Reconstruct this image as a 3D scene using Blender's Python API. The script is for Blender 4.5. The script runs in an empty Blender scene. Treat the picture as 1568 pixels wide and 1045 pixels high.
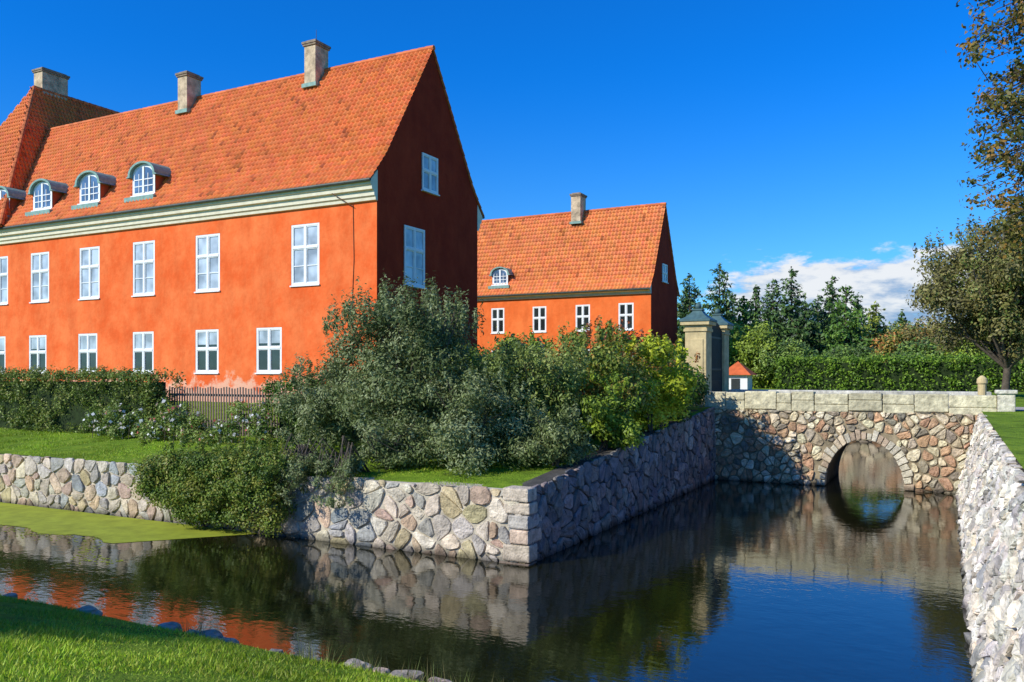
import bpy, math, random
import numpy as np
from mathutils import Vector
R = math.radians
scene = bpy.context.scene
# ------------------------------------------------------------------ helpers
def link(o, parent=None):
    scene.collection.objects.link(o)
    if parent: o.parent = parent
    return o
def empty(name):
    return link(bpy.data.objects.new(name, None))
def np_mesh(name, V, F, mat, parent=None, smooth=False, col=None):
    V = np.asarray(V, dtype=np.float32).reshape(-1, 3); F = np.asarray(F, dtype=np.int32)
    n, k = F.shape
    me = bpy.data.meshes.new(name)
    me.vertices.add(len(V)); me.vertices.foreach_set('co', V.ravel())
    me.loops.add(n*k); me.loops.foreach_set('vertex_index', F.ravel())
    me.polygons.add(n)
    me.polygons.foreach_set('loop_start', np.arange(0, n*k, k, dtype=np.int32))
    me.polygons.foreach_set('loop_total', np.full(n, k, dtype=np.int32))
    if smooth: me.polygons.foreach_set('use_smooth', np.ones(n, dtype=bool))
    me.update(calc_edges=True)
    if col is not None:
        c = np.ones((len(V), 4), dtype=np.float32); c[:, :3] = col
        at = me.attributes.new('col', 'FLOAT_COLOR', 'POINT'); at.data.foreach_set('color', c.ravel())
    me.materials.append(mat)
    return link(bpy.data.objects.new(name, me), parent)
class MB:
    def __init__(s): s.v=[]; s.f=[]; s.c=[]
    def add(s, vs, fs, col=None):
        n=len(s.v); s.v += [tuple(v) for v in vs]; s.f += [tuple(i+n for i in f) for f in fs]
        if col is not None: s.c += [tuple(col)]*len(vs)
    def box(s, x0,x1,y0,y1,z0,z1,col=None):
        s.add([(x0,y0,z0),(x1,y0,z0),(x1,y1,z0),(x0,y1,z0),(x0,y0,z1),(x1,y0,z1),(x1,y1,z1),(x0,y1,z1)],
              [(0,3,2,1),(4,5,6,7),(0,1,5,4),(1,2,6,5),(2,3,7,6),(3,0,4,7)],col)
    def prism_x(s, prof, x0, x1):
        n=len(prof)
        s.add([(x0,y,z) for y,z in prof]+[(x1,y,z) for y,z in prof],
              [tuple(range(n))[::-1], tuple(range(n,2*n))]+[(i,(i+1)%n,(i+1)%n+n,i+n) for i in range(n)])
    def prism_y(s, prof, y0, y1):
        n=len(prof)
        s.add([(x,y0,z) for x,z in prof]+[(x,y1,z) for x,z in prof],
              [tuple(range(n)), tuple(range(n,2*n))[::-1]]+[(i,i+n,(i+1)%n+n,(i+1)%n) for i in range(n)])
    def tube(s, pts, rad, sides=7):
        pts=[Vector(p) for p in pts]; n0=len(s.v)
        for i,p in enumerate(pts):
            d=(pts[min(i+1,len(pts)-1)]-pts[max(i-1,0)])
            if d.length<1e-6: d=Vector((0,0,1))
            d.normalize()
            a=d.cross(Vector((0.3,0.9,0.1)))
            if a.length<1e-3: a=d.cross(Vector((1,0,0)))
            a.normalize(); b=d.cross(a)
            for k in range(sides):
                t=2*math.pi*k/sides
                s.v.append(tuple(p+(a*math.cos(t)+b*math.sin(t))*rad[i]))
        for i in range(len(pts)-1):
            for k in range(sides):
                k2=(k+1)%sides
                s.f.append((n0+i*sides+k,n0+i*sides+k2,n0+(i+1)*sides+k2,n0+(i+1)*sides+k))
        s.f.append(tuple(n0+(len(pts)-1)*sides+k for k in range(sides)))
    def lathe(s, cx, cy, prof, sides=20):
        n0=len(s.v)
        for r,z in prof:
            for k in range(sides):
                t=2*math.pi*k/sides; s.v.append((cx+r*math.cos(t),cy+r*math.sin(t),z))
        for i in range(len(prof)-1):
            for k in range(sides):
                k2=(k+1)%sides
                s.f.append((n0+i*sides+k,n0+i*sides+k2,n0+(i+1)*sides+k2,n0+(i+1)*sides+k))
    def obj(s, name, mat, parent=None, smooth=False, bevel=0):
        me=bpy.data.meshes.new(name); me.from_pydata(s.v,[],s.f); me.update()
        if s.c and len(s.c)==len(s.v):
            c=np.ones((len(s.v),4),dtype=np.float32); c[:,:3]=s.c
            at=me.attributes.new('col','FLOAT_COLOR','POINT'); at.data.foreach_set('color',c.ravel())
        if smooth:
            for p in me.polygons: p.use_smooth=True
        me.materials.append(mat)
        o=link(bpy.data.objects.new(name,me),parent)
        if bevel:
            m=o.modifiers.new('bevel','BEVEL'); m.width=bevel; m.segments=2; m.limit_method='ANGLE'
        return o
# ------------------------------------------------------------------ materials
def nt(name):
    m=bpy.data.materials.new(name); m.use_nodes=True; t=m.node_tree
    return m,t,t.nodes['Principled BSDF'],t.nodes.new,t.links.new
def mat(name, base=(.5,.5,.5), rough=.8, attr=False, ns=2.0, amt=.25, bs=20, bst=.3, bd=.01, spec=.25, metal=0, wet=False, gain=1.0):
    m,t,P,N,L=nt(name)
    geo=N('ShaderNodeNewGeometry')
    n1=N('ShaderNodeTexNoise'); n1.inputs['Scale'].default_value=ns; n1.inputs['Detail'].default_value=6; n1.inputs['Roughness'].default_value=.65
    L(geo.outputs['Position'],n1.inputs['Vector'])
    mr=N('ShaderNodeMapRange'); mr.inputs[1].default_value=.3; mr.inputs[2].default_value=.7; mr.inputs[3].default_value=(1-amt)*gain; mr.inputs[4].default_value=(1+amt)*gain
    L(n1.outputs['Fac'],mr.inputs[0])
    vm=N('ShaderNodeVectorMath'); vm.operation='SCALE'
    if attr:
        a=N('ShaderNodeAttribute'); a.attribute_name='col'; L(a.outputs['Color'],vm.inputs[0])
    else: vm.inputs[0].default_value=base
    L(mr.outputs[0],vm.inputs['Scale'])
    out=vm.outputs[0]
    if wet:
        n5=N('ShaderNodeTexNoise'); n5.inputs['Scale'].default_value=1.7; n5.inputs['Detail'].default_value=8; n5.inputs['Roughness'].default_value=.7; L(geo.outputs['Position'],n5.inputs['Vector'])
        m5=N('ShaderNodeMapRange'); m5.inputs[1].default_value=.54; m5.inputs[2].default_value=.72; m5.inputs[3].default_value=0; m5.inputs[4].default_value=.4; L(n5.outputs['Fac'],m5.inputs[0])
        mx=N('ShaderNodeMix'); mx.data_type='RGBA'; L(m5.outputs[0],mx.inputs[0]); L(out,mx.inputs[6]); mx.inputs[7].default_value=(.16,.15,.1,1); out=mx.outputs[2]
        sx=N('ShaderNodeSeparateXYZ'); L(geo.outputs['Position'],sx.inputs[0])
        w=N('ShaderNodeMapRange'); w.inputs[1].default_value=.02; w.inputs[2].default_value=.2; w.inputs[3].default_value=.3; w.inputs[4].default_value=1
        L(sx.outputs[2],w.inputs[0])
        v2=N('ShaderNodeVectorMath'); v2.operation='SCALE'; L(out,v2.inputs[0]); L(w.outputs[0],v2.inputs['Scale']); out=v2.outputs[0]
    L(out,P.inputs['Base Color'])
    P.inputs['Roughness'].default_value=rough; P.inputs['Specular IOR Level'].default_value=spec; P.inputs['Metallic'].default_value=metal
    if bst>0:
        n2=N('ShaderNodeTexNoise'); n2.inputs['Scale'].default_value=bs; n2.inputs['Detail'].default_value=5
        L(geo.outputs['Position'],n2.inputs['Vector'])
        b=N('ShaderNodeBump'); b.inputs['Strength'].default_value=bst; b.inputs['Distance'].default_value=bd
        L(n2.outputs['Fac'],b.inputs['Height']); L(b.outputs[0],P.inputs['Normal'])
    return m
def leaf_mat(name, trans=.3):
    m,t,P,N,L=nt(name)
    a=N('ShaderNodeAttribute'); a.attribute_name='col'
    L(a.outputs['Color'],P.inputs['Base Color']); P.inputs['Roughness'].default_value=.5; P.inputs['Specular IOR Level'].default_value=.3
    if trans>0:
        tr=N('ShaderNodeBsdfTranslucent'); L(a.outputs['Color'],tr.inputs['Color'])
        mx=N('ShaderNodeMixShader'); mx.inputs[0].default_value=trans
        L(P.outputs[0],mx.inputs[1]); L(tr.outputs[0],mx.inputs[2]); L(mx.outputs[0],t.nodes['Material Output'].inputs[0])
    return m
def plaster(name, c1, c2, pale, zlo, zhi):
    m,t,P,N,L=nt(name)
    geo=N('ShaderNodeNewGeometry')
    n1=N('ShaderNodeTexNoise'); n1.inputs['Scale'].default_value=.8; n1.inputs['Detail'].default_value=10; n1.inputs['Roughness'].default_value=.72
    L(geo.outputs['Position'],n1.inputs['Vector'])
    mr=N('ShaderNodeMapRange'); mr.inputs[1].default_value=.38; mr.inputs[2].default_value=.62; L(n1.outputs['Fac'],mr.inputs[0])
    mx=N('ShaderNodeMix'); mx.data_type='RGBA'; mx.inputs[6].default_value=(*c1,1); mx.inputs[7].default_value=(*c2,1); L(mr.outputs[0],mx.inputs[0])
    mp=N('ShaderNodeMapping'); mp.inputs['Scale'].default_value=(1.2,1.2,.35); L(geo.outputs['Position'],mp.inputs[0])
    n3=N('ShaderNodeTexNoise'); n3.inputs['Scale'].default_value=1.1; n3.inputs['Detail'].default_value=8; n3.inputs['Roughness'].default_value=.65; L(mp.outputs[0],n3.inputs['Vector'])
    m3=N('ShaderNodeMapRange'); m3.inputs[1].default_value=.3; m3.inputs[2].default_value=.7; m3.inputs[3].default_value=.84; m3.inputs[4].default_value=1.08; L(n3.outputs['Fac'],m3.inputs[0])
    vs=N('ShaderNodeVectorMath'); vs.operation='SCALE'; L(mx.outputs[2],vs.inputs[0]); L(m3.outputs[0],vs.inputs['Scale'])
    sx=N('ShaderNodeSeparateXYZ'); L(geo.outputs['Position'],sx.inputs[0])
    hz=N('ShaderNodeMapRange'); hz.inputs[1].default_value=zhi; hz.inputs[2].default_value=zlo; hz.inputs[3].default_value=-.25; hz.inputs[4].default_value=.25; L(sx.outputs[2],hz.inputs[0])
    n2=N('ShaderNodeTexNoise'); n2.inputs['Scale'].default_value=1.6; n2.inputs['Detail'].default_value=8; n2.inputs['Roughness'].default_value=.7; L(geo.outputs['Position'],n2.inputs['Vector'])
    ad=N('ShaderNodeMath'); L(n2.outputs['Fac'],ad.inputs[0]); L(hz.outputs[0],ad.inputs[1])
    m4=N('ShaderNodeMapRange'); m4.inputs[1].default_value=.54; m4.inputs[2].default_value=.66; m4.inputs[4].default_value=.75; L(ad.outputs[0],m4.inputs[0])
    m5=N('ShaderNodeMix'); m5.data_type='RGBA'; L(m4.outputs[0],m5.inputs[0]); L(vs.outputs[0],m5.inputs[6]); m5.inputs[7].default_value=(*pale,1)
    L(m5.outputs[2],P.inputs['Base Color']); P.inputs['Roughness'].default_value=.9; P.inputs['Specular IOR Level'].default_value=.1
    n6=N('ShaderNodeTexNoise'); n6.inputs['Scale'].default_value=4; n6.inputs['Detail'].default_value=8; L(geo.outputs['Position'],n6.inputs['Vector'])
    b=N('ShaderNodeBump'); b.inputs['Strength'].default_value=.7; b.inputs['Distance'].default_value=.035; L(n6.outputs['Fac'],b.inputs['Height']); L(b.outputs[0],P.inputs['Normal'])
    return m
M_fac=plaster('orange_plaster',(.78,.125,.028),(.88,.2,.058),(.75,.48,.34),2.9,5.0)
M_gab=plaster('shaded_red_plaster',(.3,.027,.01),(.38,.04,.014),(.4,.09,.05),2.8,3.4)  # redder gable plaster, darkened with shade put into the colour
M_fac2=plaster('orange_plaster_b',(.8,.155,.034),(.88,.2,.05),(.62,.33,.2),2.4,3.4)
M_tile=mat('clay_tile',attr=True,rough=.75,ns=.7,amt=.12,bs=30,bst=.2,gain=1.06)
M_under=mat('roof_underlay',(.3,.08,.03),ns=1)
M_cream=mat('cream_cornice',(.76,.7,.52),rough=.7,ns=3,amt=.12,bst=.1)
M_white=mat('white_paint',(.8,.81,.8),rough=.5,ns=4,amt=.06,bst=.05)
M_copper=mat('green_copper',(.2,.34,.29),rough=.6,ns=5,amt=.3,bst=.1)
M_chim=mat('chimney_plaster',(.52,.4,.26),rough=.9,ns=2.2,amt=.55,bs=14,bst=.5,bd=.03)
M_chimcap=mat('chimney_cap',(.26,.2,.14),rough=.9,ns=4,amt=.4)
M_iron=mat('dark_iron',(.03,.035,.035),rough=.5,ns=6,amt=.2,bst=0)
M_gutter=mat('gutter_metal',(.06,.08,.07),rough=.5,ns=2,amt=.3,bst=0)
M_rust=mat('rusty_iron',(.14,.06,.035),rough=.7,ns=6,amt=.3,bst=0)
M_fence=mat('weathered_picket_wood',(.2,.15,.12),rough=.8,ns=6,amt=.3,bst=0)
def glass(name,c,rough=.06):
    m,t,P,N,L=nt(name)
    geo=N('ShaderNodeNewGeometry'); n=N('ShaderNodeTexNoise'); n.inputs['Scale'].default_value=1.1; L(geo.outputs['Position'],n.inputs['Vector'])
    mr=N('ShaderNodeMapRange'); mr.inputs[1].default_value=.35; mr.inputs[2].default_value=.65; mr.inputs[3].default_value=.6; mr.inputs[4].default_value=1.3; L(n.outputs['Fac'],mr.inputs[0])
    v=N('ShaderNodeVectorMath'); v.operation='SCALE'; v.inputs[0].default_value=c; L(mr.outputs[0],v.inputs['Scale']); L(v.outputs[0],P.inputs['Base Color'])
    P.inputs['Roughness'].default_value=rough; P.inputs['IOR'].default_value=1.6
    b=N('ShaderNodeBump'); b.inputs['Strength'].default_value=.15; b.inputs['Distance'].default_value=.02; L(n.outputs['Fac'],b.inputs['Height']); L(b.outputs[0],P.inputs['Normal'])
    return m
M_glass_l=glass('curtain_reflection_glass',(.42,.48,.53)); M_glass_d=glass('dark_glass',(.025,.035,.035)); M_glass_b=glass('blue_glass',(.1,.17,.28))  # pale glass base colour holds curtains plus painted sky reflection
M_stone=mat('field_stone',attr=True,rough=.85,ns=6,amt=.4,bs=22,bst=.9,bd=.035,wet=True,gain=1.32)
M_mortar=mat('mortar',(.5,.44,.33),rough=.95,ns=3,amt=.35,bs=20,bst=.6,bd=.03,wet=True)
M_mortar_b=mat('bridge_mortar',(.27,.22,.14),rough=.95,ns=3,amt=.4,bs=20,bst=.6,bd=.03,wet=True)
M_mortar_d=mat('dark_joint',(.07,.065,.055),rough=.95,ns=3,amt=.35,bs=20,bst=.6,bd=.03,wet=True)
M_block=mat('coping_stone',attr=True,rough=.9,ns=3.5,amt=.5,bs=9,bst=.9,bd=.06,gain=1.1)
M_sand=mat('yellow_sandstone',(.55,.43,.22),rough=.85,ns=3,amt=.25,bs=14,bst=.3)
M_bark=mat('bark',(.1,.08,.06),rough=.95,ns=8,amt=.4,bs=25,bst=.8,bd=.02)
M_gravel=mat('gravel',(.42,.37,.3),rough=.95,ns=9,amt=.2,bs=60,bst=.5)
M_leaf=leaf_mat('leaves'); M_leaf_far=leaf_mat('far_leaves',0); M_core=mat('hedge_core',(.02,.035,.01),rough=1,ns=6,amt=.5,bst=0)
m,t,P,N,L=nt('grass_ground'); M_grass=m
geo=N('ShaderNodeNewGeometry'); n1=N('ShaderNodeTexNoise'); n1.inputs['Scale'].default_value=1.3; n1.inputs['Detail'].default_value=10; n1.inputs['Roughness'].default_value=.75
L(geo.outputs['Position'],n1.inputs['Vector']); cr=N('ShaderNodeValToRGB')
cr.color_ramp.elements[0].position=.33; cr.color_ramp.elements[0].color=(.07,.1,.012,1)
cr.color_ramp.elements[1].position=.66; cr.color_ramp.elements[1].color=(.25,.34,.03,1)
e=cr.color_ramp.elements.new(.5); e.color=(.15,.25,.018,1)
L(n1.outputs['Fac'],cr.inputs[0]); L(cr.outputs[0],P.inputs['Base Color']); P.inputs['Roughness'].default_value=.95; P.inputs['Specular IOR Level'].default_value=.1
n2=N('ShaderNodeTexNoise'); n2.inputs['Scale'].default_value=25; n2.inputs['Detail'].default_value=6; L(geo.outputs['Position'],n2.inputs['Vector'])
b=N('ShaderNodeBump'); b.inputs['Strength'].default_value=.8; b.inputs['Distance'].default_value=.06; L(n2.outputs['Fac'],b.inputs['Height']); L(b.outputs[0],P.inputs['Normal'])
m,t,P,N,L=nt('moat_water'); M_water=m
P.inputs['Base Color'].default_value=(.009,.01,.003,1); P.inputs['Roughness'].default_value=.012; P.inputs['IOR'].default_value=1.8
geo=N('ShaderNodeNewGeometry')
n1=N('ShaderNodeTexNoise'); n1.inputs['Scale'].default_value=2.2; n1.inputs['Detail'].default_value=3; L(geo.outputs['Position'],n1.inputs['Vector'])
mp=N('ShaderNodeMapping'); mp.inputs['Rotation'].default_value=(0,0,R(25)); mp.inputs['Scale'].default_value=(5,12,1); L(geo.outputs['Position'],mp.inputs[0])
n2=N('ShaderNodeTexNoise'); n2.inputs['Scale'].default_value=1.0; n2.inputs['Detail'].default_value=3; L(mp.outputs[0],n2.inputs['Vector'])
ad=N('ShaderNodeMath'); ad.operation='MULTIPLY_ADD'; ad.inputs[1].default_value=.4; L(n2.outputs['Fac'],ad.inputs[0]); L(n1.outputs['Fac'],ad.inputs[2])
n4=N('ShaderNodeTexNoise'); n4.inputs['Scale'].default_value=.18; n4.inputs['Detail'].default_value=2; L(geo.outputs['Position'],n4.inputs['Vector'])
m4=N('ShaderNodeMapRange'); m4.inputs[1].default_value=.4; m4.inputs[2].default_value=.62; m4.inputs[3].default_value=.45; m4.inputs[4].default_value=1.0; L(n4.outputs['Fac'],m4.inputs[0])
b=N('ShaderNodeBump'); L(m4.outputs[0],b.inputs['Strength']); b.inputs['Distance'].default_value=.0065; L(ad.outputs[0],b.inputs['Height']); L(b.outputs[0],P.inputs['Normal'])
M_duck=mat('duckweed',(.27,.31,.025),rough=.8,ns=2,amt=.25,bs=60,bst=.3)

# ------------------------------------------------------------------ ground (one sheet with the moat cut out)
IX=-7.75; RX=1.0; FY=15.48; NY=9.0; EY=52.0; BY=31.2; BY2=35.5
def gz(x,y):
    if y>=FY-.01 and x<=IX+.01: return 1.5+.08*(min(y,31)-15.5)
    if y>=EY-.01: return 2.74
    if x>=RX-.01: return 2.45+min(max(y,0),31)*.0095
    if y>8.4: return -.15+(NY-y)/.6*.4
    if y>1.5: return .25+(8.4-y)/6.9*2.0
    return 2.25+min((1.5-y)*.02,.15)
def lines(vals,step,lo,hi):
    s=set(vals); x=lo
    while x<=hi: s.add(round(x,3)); x+=step
    return sorted(s)
xs=lines([-400,-250,-160,-120,-90,-60,IX,RX,60,120,200,400],.7,-40,20)
ys=lines([-400,-200,-80,-40,-20,NY,8.7,8.4,FY,EY,110,140,200,300,500],.7,-10,80)
rg=random.Random(3); V=[]; F=[]
for y in ys:
    for x in xs:
        edge=any(abs(x-q)<.01 for q in (IX,RX)) or any(abs(y-q)<.01 for q in (FY,EY,NY))
        V.append((x,y,gz(x,y)+(0 if edge else rg.uniform(-.03,.03))))
nx=len(xs)
for j in range(len(ys)-1):
    for i in range(nx-1):
        cx=(xs[i]+xs[i+1])/2; cy=(ys[j]+ys[j+1])/2
        if NY<cy<FY and -120<cx<RX: continue
        if FY<cy<EY and IX<cx<RX: continue
        F.append((j*nx+i,j*nx+i+1,(j+1)*nx+i+1,(j+1)*nx+i))
np_mesh('ground',V,F,M_grass,smooth=True)
wm=MB(); wm.add([(-130,8,0),(3,8,0),(3,54,0),(-130,54,0)],[(0,1,2,3)]); wm.obj('moat_water',M_water)
rg=random.Random(8)
pts=[(-60,15.42),(-15.2,15.42)]
x=-15.2
while x>-60:
    yy=12.5+.75*math.sin(x*.55)+.3*math.sin(x*1.7+1)+rg.uniform(-.08,.08)
    if x>-17.5: yy=15.3-(-15.2-x)/2.3*2.6
    pts.append((x,yy)); x-=.3
dm=MB(); dm.add([(p[0],p[1],.006) for p in pts],[tuple(range(len(pts)))[::-1]])
for _ in range(900):
    x=rg.uniform(-30,-15.5); y=12.55+.75*math.sin(x*.55)+.3*math.sin(x*1.7+1)-abs(rg.gauss(0,.35)); r=rg.uniform(.008,.035); k=rg.randint(5,8); n=len(dm.v)
    dm.v+=[(x+r*1.5*math.cos(6.283*i/k)*rg.uniform(.6,1.2),y+r*math.sin(6.283*i/k)*rg.uniform(.6,1.2),.005) for i in range(k)]; dm.f.append(tuple(range(n,n+k)))
dm.obj('duckweed',M_duck)

# ------------------------------------------------------------------ stones
PAL_FRONT=[(.42,.31,.21),(.46,.35,.25),(.38,.34,.28),(.32,.3,.26),(.45,.38,.28),(.44,.36,.2),(.42,.37,.3),(.5,.43,.32),(.38,.27,.2),(.27,.28,.27),(.4,.35,.27)]
PAL_GREY_SHADE=[(.18,.165,.15),(.165,.16,.16),(.21,.18,.155),(.25,.23,.2),(.13,.125,.13),(.21,.165,.145)]  # grey stones of the unlit sides, shade darkened into their colour
PAL_BR=[(.5,.4,.26),(.42,.34,.22),(.55,.48,.32),(.42,.26,.15),(.32,.27,.19),(.22,.19,.14),(.6,.52,.36),(.36,.22,.13),(.48,.42,.28)]
PAL_R=[(.56,.51,.42),(.47,.43,.37),(.6,.56,.47),(.38,.35,.3),(.53,.46,.36),(.32,.3,.27)]
def clip(poly,px,py,nx_,ny_):
    out=[]; n=len(poly)
    for i in range(n):
        a=poly[i]; b=poly[(i+1)%n]
        da=(a[0]-px)*nx_+(a[1]-py)*ny_; db=(b[0]-px)*nx_+(b[1]-py)*ny_
        if da<=0: out.append(a)
        if (da<0<db) or (db<0<da):
            t_=da/(da-db); out.append((a[0]+(b[0]-a[0])*t_,a[1]+(b[1]-a[1])*t_))
    return out
def stones(name,mp,L_,h0,h1,cw,ch,pal,parent,seed=1,depth=.05,gap=.018,vlo=-.25,arch=None,jit=.46,tilt=.03,ragged=0,drop=.12,rough=.01,extra=0,cut=(.14,.26)):
    rg=random.Random(seed); S=[]
    nr=int((max(h0,h1)-vlo)/ch)+3; ncol=int(L_/cw)+3
    for j in range(-1,nr):
        for i in range(-1,ncol):
            if rg.random()<drop: continue
            p=((i+.5*(j%2)+rg.uniform(-jit,jit))*cw,vlo+(j+.5+rg.uniform(-jit,jit)*.8)*ch); S.append(p)
            if rg.random()<extra:
                a=rg.uniform(0,6.28); S.append((p[0]+cw*.45*math.cos(a),p[1]+ch*.5*math.sin(a)))
    g={}
    for k,s in enumerate(S): g.setdefault((int(s[0]//(cw*1.5)),int(s[1]//(cw*1.5))),[]).append(k)
    mb=MB(); sl=(h1-h0)/L_
    for k,s in enumerate(S):
        ci,cj=int(s[0]//(cw*1.5)),int(s[1]//(cw*1.5))
        poly=[(s[0]-cw*1.2,s[1]-ch*1.3),(s[0]+cw*1.2,s[1]-ch*1.3),(s[0]+cw*1.2,s[1]+ch*1.3),(s[0]-cw*1.2,s[1]+ch*1.3)]
        for di in (-1,0,1):
            for dj in (-1,0,1):
                for q in g.get((ci+di,cj+dj),()):
                    if q==k: continue
                    o=S[q]; poly=clip(poly,(s[0]+o[0])/2,(s[1]+o[1])/2,o[0]-s[0],o[1]-s[1])
                    if len(poly)<3: break
        if poly: poly=clip(poly,0,0,-1,0)
        if len(poly)>2: poly=clip(poly,L_,0,1,0)
        if len(poly)>2: poly=clip(poly,0,vlo,0,-1)
        rr=rg.uniform(-ragged,ragged*.3)
        if len(poly)>2: poly=clip(poly,0,h0+rr,-sl,1)
        if arch and len(poly)>2:
            ax,rx,rz=arch
            ex,ez=(s[0]-ax)/rx,s[1]/rz; q=math.hypot(ex,max(ez,0))
            if q<1: continue
            if ez>0: tx,tz=ex/q,ez/q
            else: tx,tz=(1 if ex>0 else -1),0
            poly=clip(poly,ax+tx*rx,tz*rz,-tx/rx,-tz/rz)
        if len(poly)<3: continue
        cx=sum(p[0] for p in poly)/len(poly); cy=sum(p[1] for p in poly)/len(poly)
        rad=sum(math.hypot(p[0]-cx,p[1]-cy) for p in poly)/len(poly)
        if rad<.045: continue
        q=[]
        for i in range(len(poly)):
            a=poly[i]; b=poly[(i+1)%len(poly)]; w=rg.uniform(*cut)
            q+=[(a[0]*(1-w)+b[0]*w,a[1]*(1-w)+b[1]*w),(a[0]*w+b[0]*(1-w),a[1]*w+b[1]*(1-w))]
        poly=q
        gp=gap*rg.uniform(.6,1.7); sc=max(.5,1-gp/rad); n=len(poly); lift=rg.uniform(-.015,.025); tx=rg.uniform(-tilt,tilt)*3; ty=rg.uniform(-tilt,tilt)*3
        c=rg.choice(pal); f=rg.uniform(.7,1.15); c=(c[0]*f*rg.uniform(.95,1.06),c[1]*f,c[2]*f*rg.uniform(.93,1.07))
        vs=[]
        for s_,w in ((1.0,-.05),(1.0,.5),(.93,.88),(.6,1.0)):
            for p in poly:
                u=cx+(p[0]-cx)*sc*s_; v=cy+(p[1]-cy)*sc*s_
                ww=w*depth if w<0 else w*(depth+lift)+ (u-cx)*tx+(v-cy)*ty+rg.uniform(-rough,rough)
                vs.append(mp(u,v,ww))
        fs=[]
        for r_ in range(3):
            for i in range(n):
                i2=(i+1)%n; fs.append((r_*n+i,r_*n+i2,(r_+1)*n+i2,(r_+1)*n+i))
        vs.append(mp(cx,cy,depth+lift+rg.uniform(-rough,rough)))
        for i in range(n): fs.append((3*n+i,3*n+(i+1)%n,4*n))
        mb.add(vs,fs,c)
    return mb.obj(name,M_stone,parent,smooth=False)
W=empty('moat_stone_wall')
x0=-62
stones('front_stones',lambda u,v,w:(x0+u,FY-w,v),IX-x0,1.42,1.58,.48,.36,PAL_FRONT,W,seed=14,ragged=.05,gap=.026,extra=.2,drop=.08,cut=(.16,.28))
stones('side_stones',lambda u,v,w:(IX+w,FY+u,v),BY-FY,1.6,2.78,.6,.25,PAL_GREY_SHADE,W,seed=9,depth=.06,ragged=.05,rough=.018,extra=.2)
mb=MB(); mb.add([(x0,FY+.0,-.4),(IX,FY,-.4),(IX,FY,1.52),(x0,FY,1.38),(x0,FY+.5,1.40),(IX-.5,FY+.5,1.54)],[(0,1,2,3),(3,2,5,4)])
mb.obj('front_mortar',M_mortar,W)
mb=MB(); mb.add([(IX,FY,-.4),(IX,BY,-.4),(IX,BY,2.72),(IX,FY,1.54),(IX-.5,BY,2.74),(IX-.5,FY+.5,1.56)],[(0,1,2,3),(3,2,4,5)])
mb.obj('side_joint',M_mortar_d,W)
mb=MB(); rg=random.Random(5); z=-.3
while z<1.5:
    h=rg.uniform(.24,.4); h=min(h,1.6-z); k=rg.random()>.5
    a,b_=(rg.uniform(.5,.66),.34) if k else (rg.uniform(.3,.42),.6); c=rg.choice([(.42,.35,.26),(.34,.31,.26),(.44,.33,.24)])
    mb.box(IX-a,IX+.07+rg.uniform(0,.03),FY-.07-rg.uniform(0,.03),FY+b_,z+.012,z+h-.012,c); z+=h
mb.obj('corner_quoins',M_stone,W,bevel=.035)
W2=empty('bank_stone_wall'); wy0=1.5
f=lambda u,v,w:(.4+.24*v-w,wy0+u,v)
stones('bank_stones',f,BY-wy0,2.5,2.72,.42,.22,PAL_R,W2,seed=21,depth=.1,tilt=.12,ragged=.14,jit=.48,rough=.03,extra=.15)
mb=MB(); mb.add([f(0,-.4,0),f(BY-wy0,-.4,0),f(BY-wy0,2.66,0),f(0,2.42,0),(1.2,wy0,2.42),(1.2,BY,2.7)],[(3,2,1,0),(4,5,2,3)]); mb.obj('joint',M_mortar_d,W2)
W3=empty('far_moat_wall')
stones('stones_a',lambda u,v,w:(IX+w,BY2+u,v),EY-BY2,2.74,2.74,.6,.4,PAL_GREY_SHADE,W3,seed=31)
stones('stones_b',lambda u,v,w:(IX+u,EY-w,v),RX-IX,2.74,2.74,.6,.4,PAL_BR,W3,seed=32)
mb=MB(); mb.add([(IX,BY2,-.4),(IX,EY,-.4),(IX,EY,2.74),(IX,BY2,2.74),(RX,EY,-.4),(RX,EY,2.74),(RX,BY2,-.4),(RX,BY2,2.74)],[(0,1,2,3),(1,4,5,2),(4,6,7,5)]); mb.obj('joint',M_mortar_d,W3)

# ------------------------------------------------------------------ bridge
B=empty('stone_bridge'); AX,ARX,ARZ=-2.55,1.28,1.7; BX0,BX1=IX-.35,1.45
stones('face_stones',lambda u,v,w:(IX+u,BY-w,v),RX+.4-IX,2.66,2.66,.4,.22,PAL_BR,B,seed=41,arch=(AX-IX,ARX+.3,ARZ+.3),depth=.07,gap=.026,rough=.02,drop=.2,extra=.35,jit=.55,cut=(.2,.3))
arc=[(AX-ARX*math.cos(math.pi*i/24),ARZ*math.sin(math.pi*i/24)) for i in range(25)]
mb=MB()
for yy,fl in ((BY,0),(BY2,1)):
    vs=[(p[0],yy,p[1]) for p in arc]+[(p[0],yy,2.7) for p in arc]
    mb.add(vs,[(i,i+1,i+26,i+25) for i in range(24)])
    mb.add([(IX,yy,-.4),(AX-ARX,yy,-.4),(AX-ARX,yy,2.7),(IX,yy,2.7),(AX+ARX,yy,-.4),(1.4,yy,-.4),(1.4,yy,2.7),(AX+ARX,yy,2.7)],[(0,1,2,3),(4,5,6,7)])
vs=[(p[0],BY,p[1]) for p in arc]+[(p[0],BY2,p[1]) for p in arc]; mb.add(vs,[(i,i+25,i+26,i+1) for i in range(24)])
for sx in (-1,1): mb.add([(AX+sx*ARX,BY,-.4),(AX+sx*ARX,BY2,-.4),(AX+sx*ARX,BY2,0),(AX+sx*ARX,BY,0)],[(0,1,2,3)])
mb.obj('mortar_body',M_mortar_b,B)
mb=MB(); rg=random.Random(6); nv=25
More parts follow.
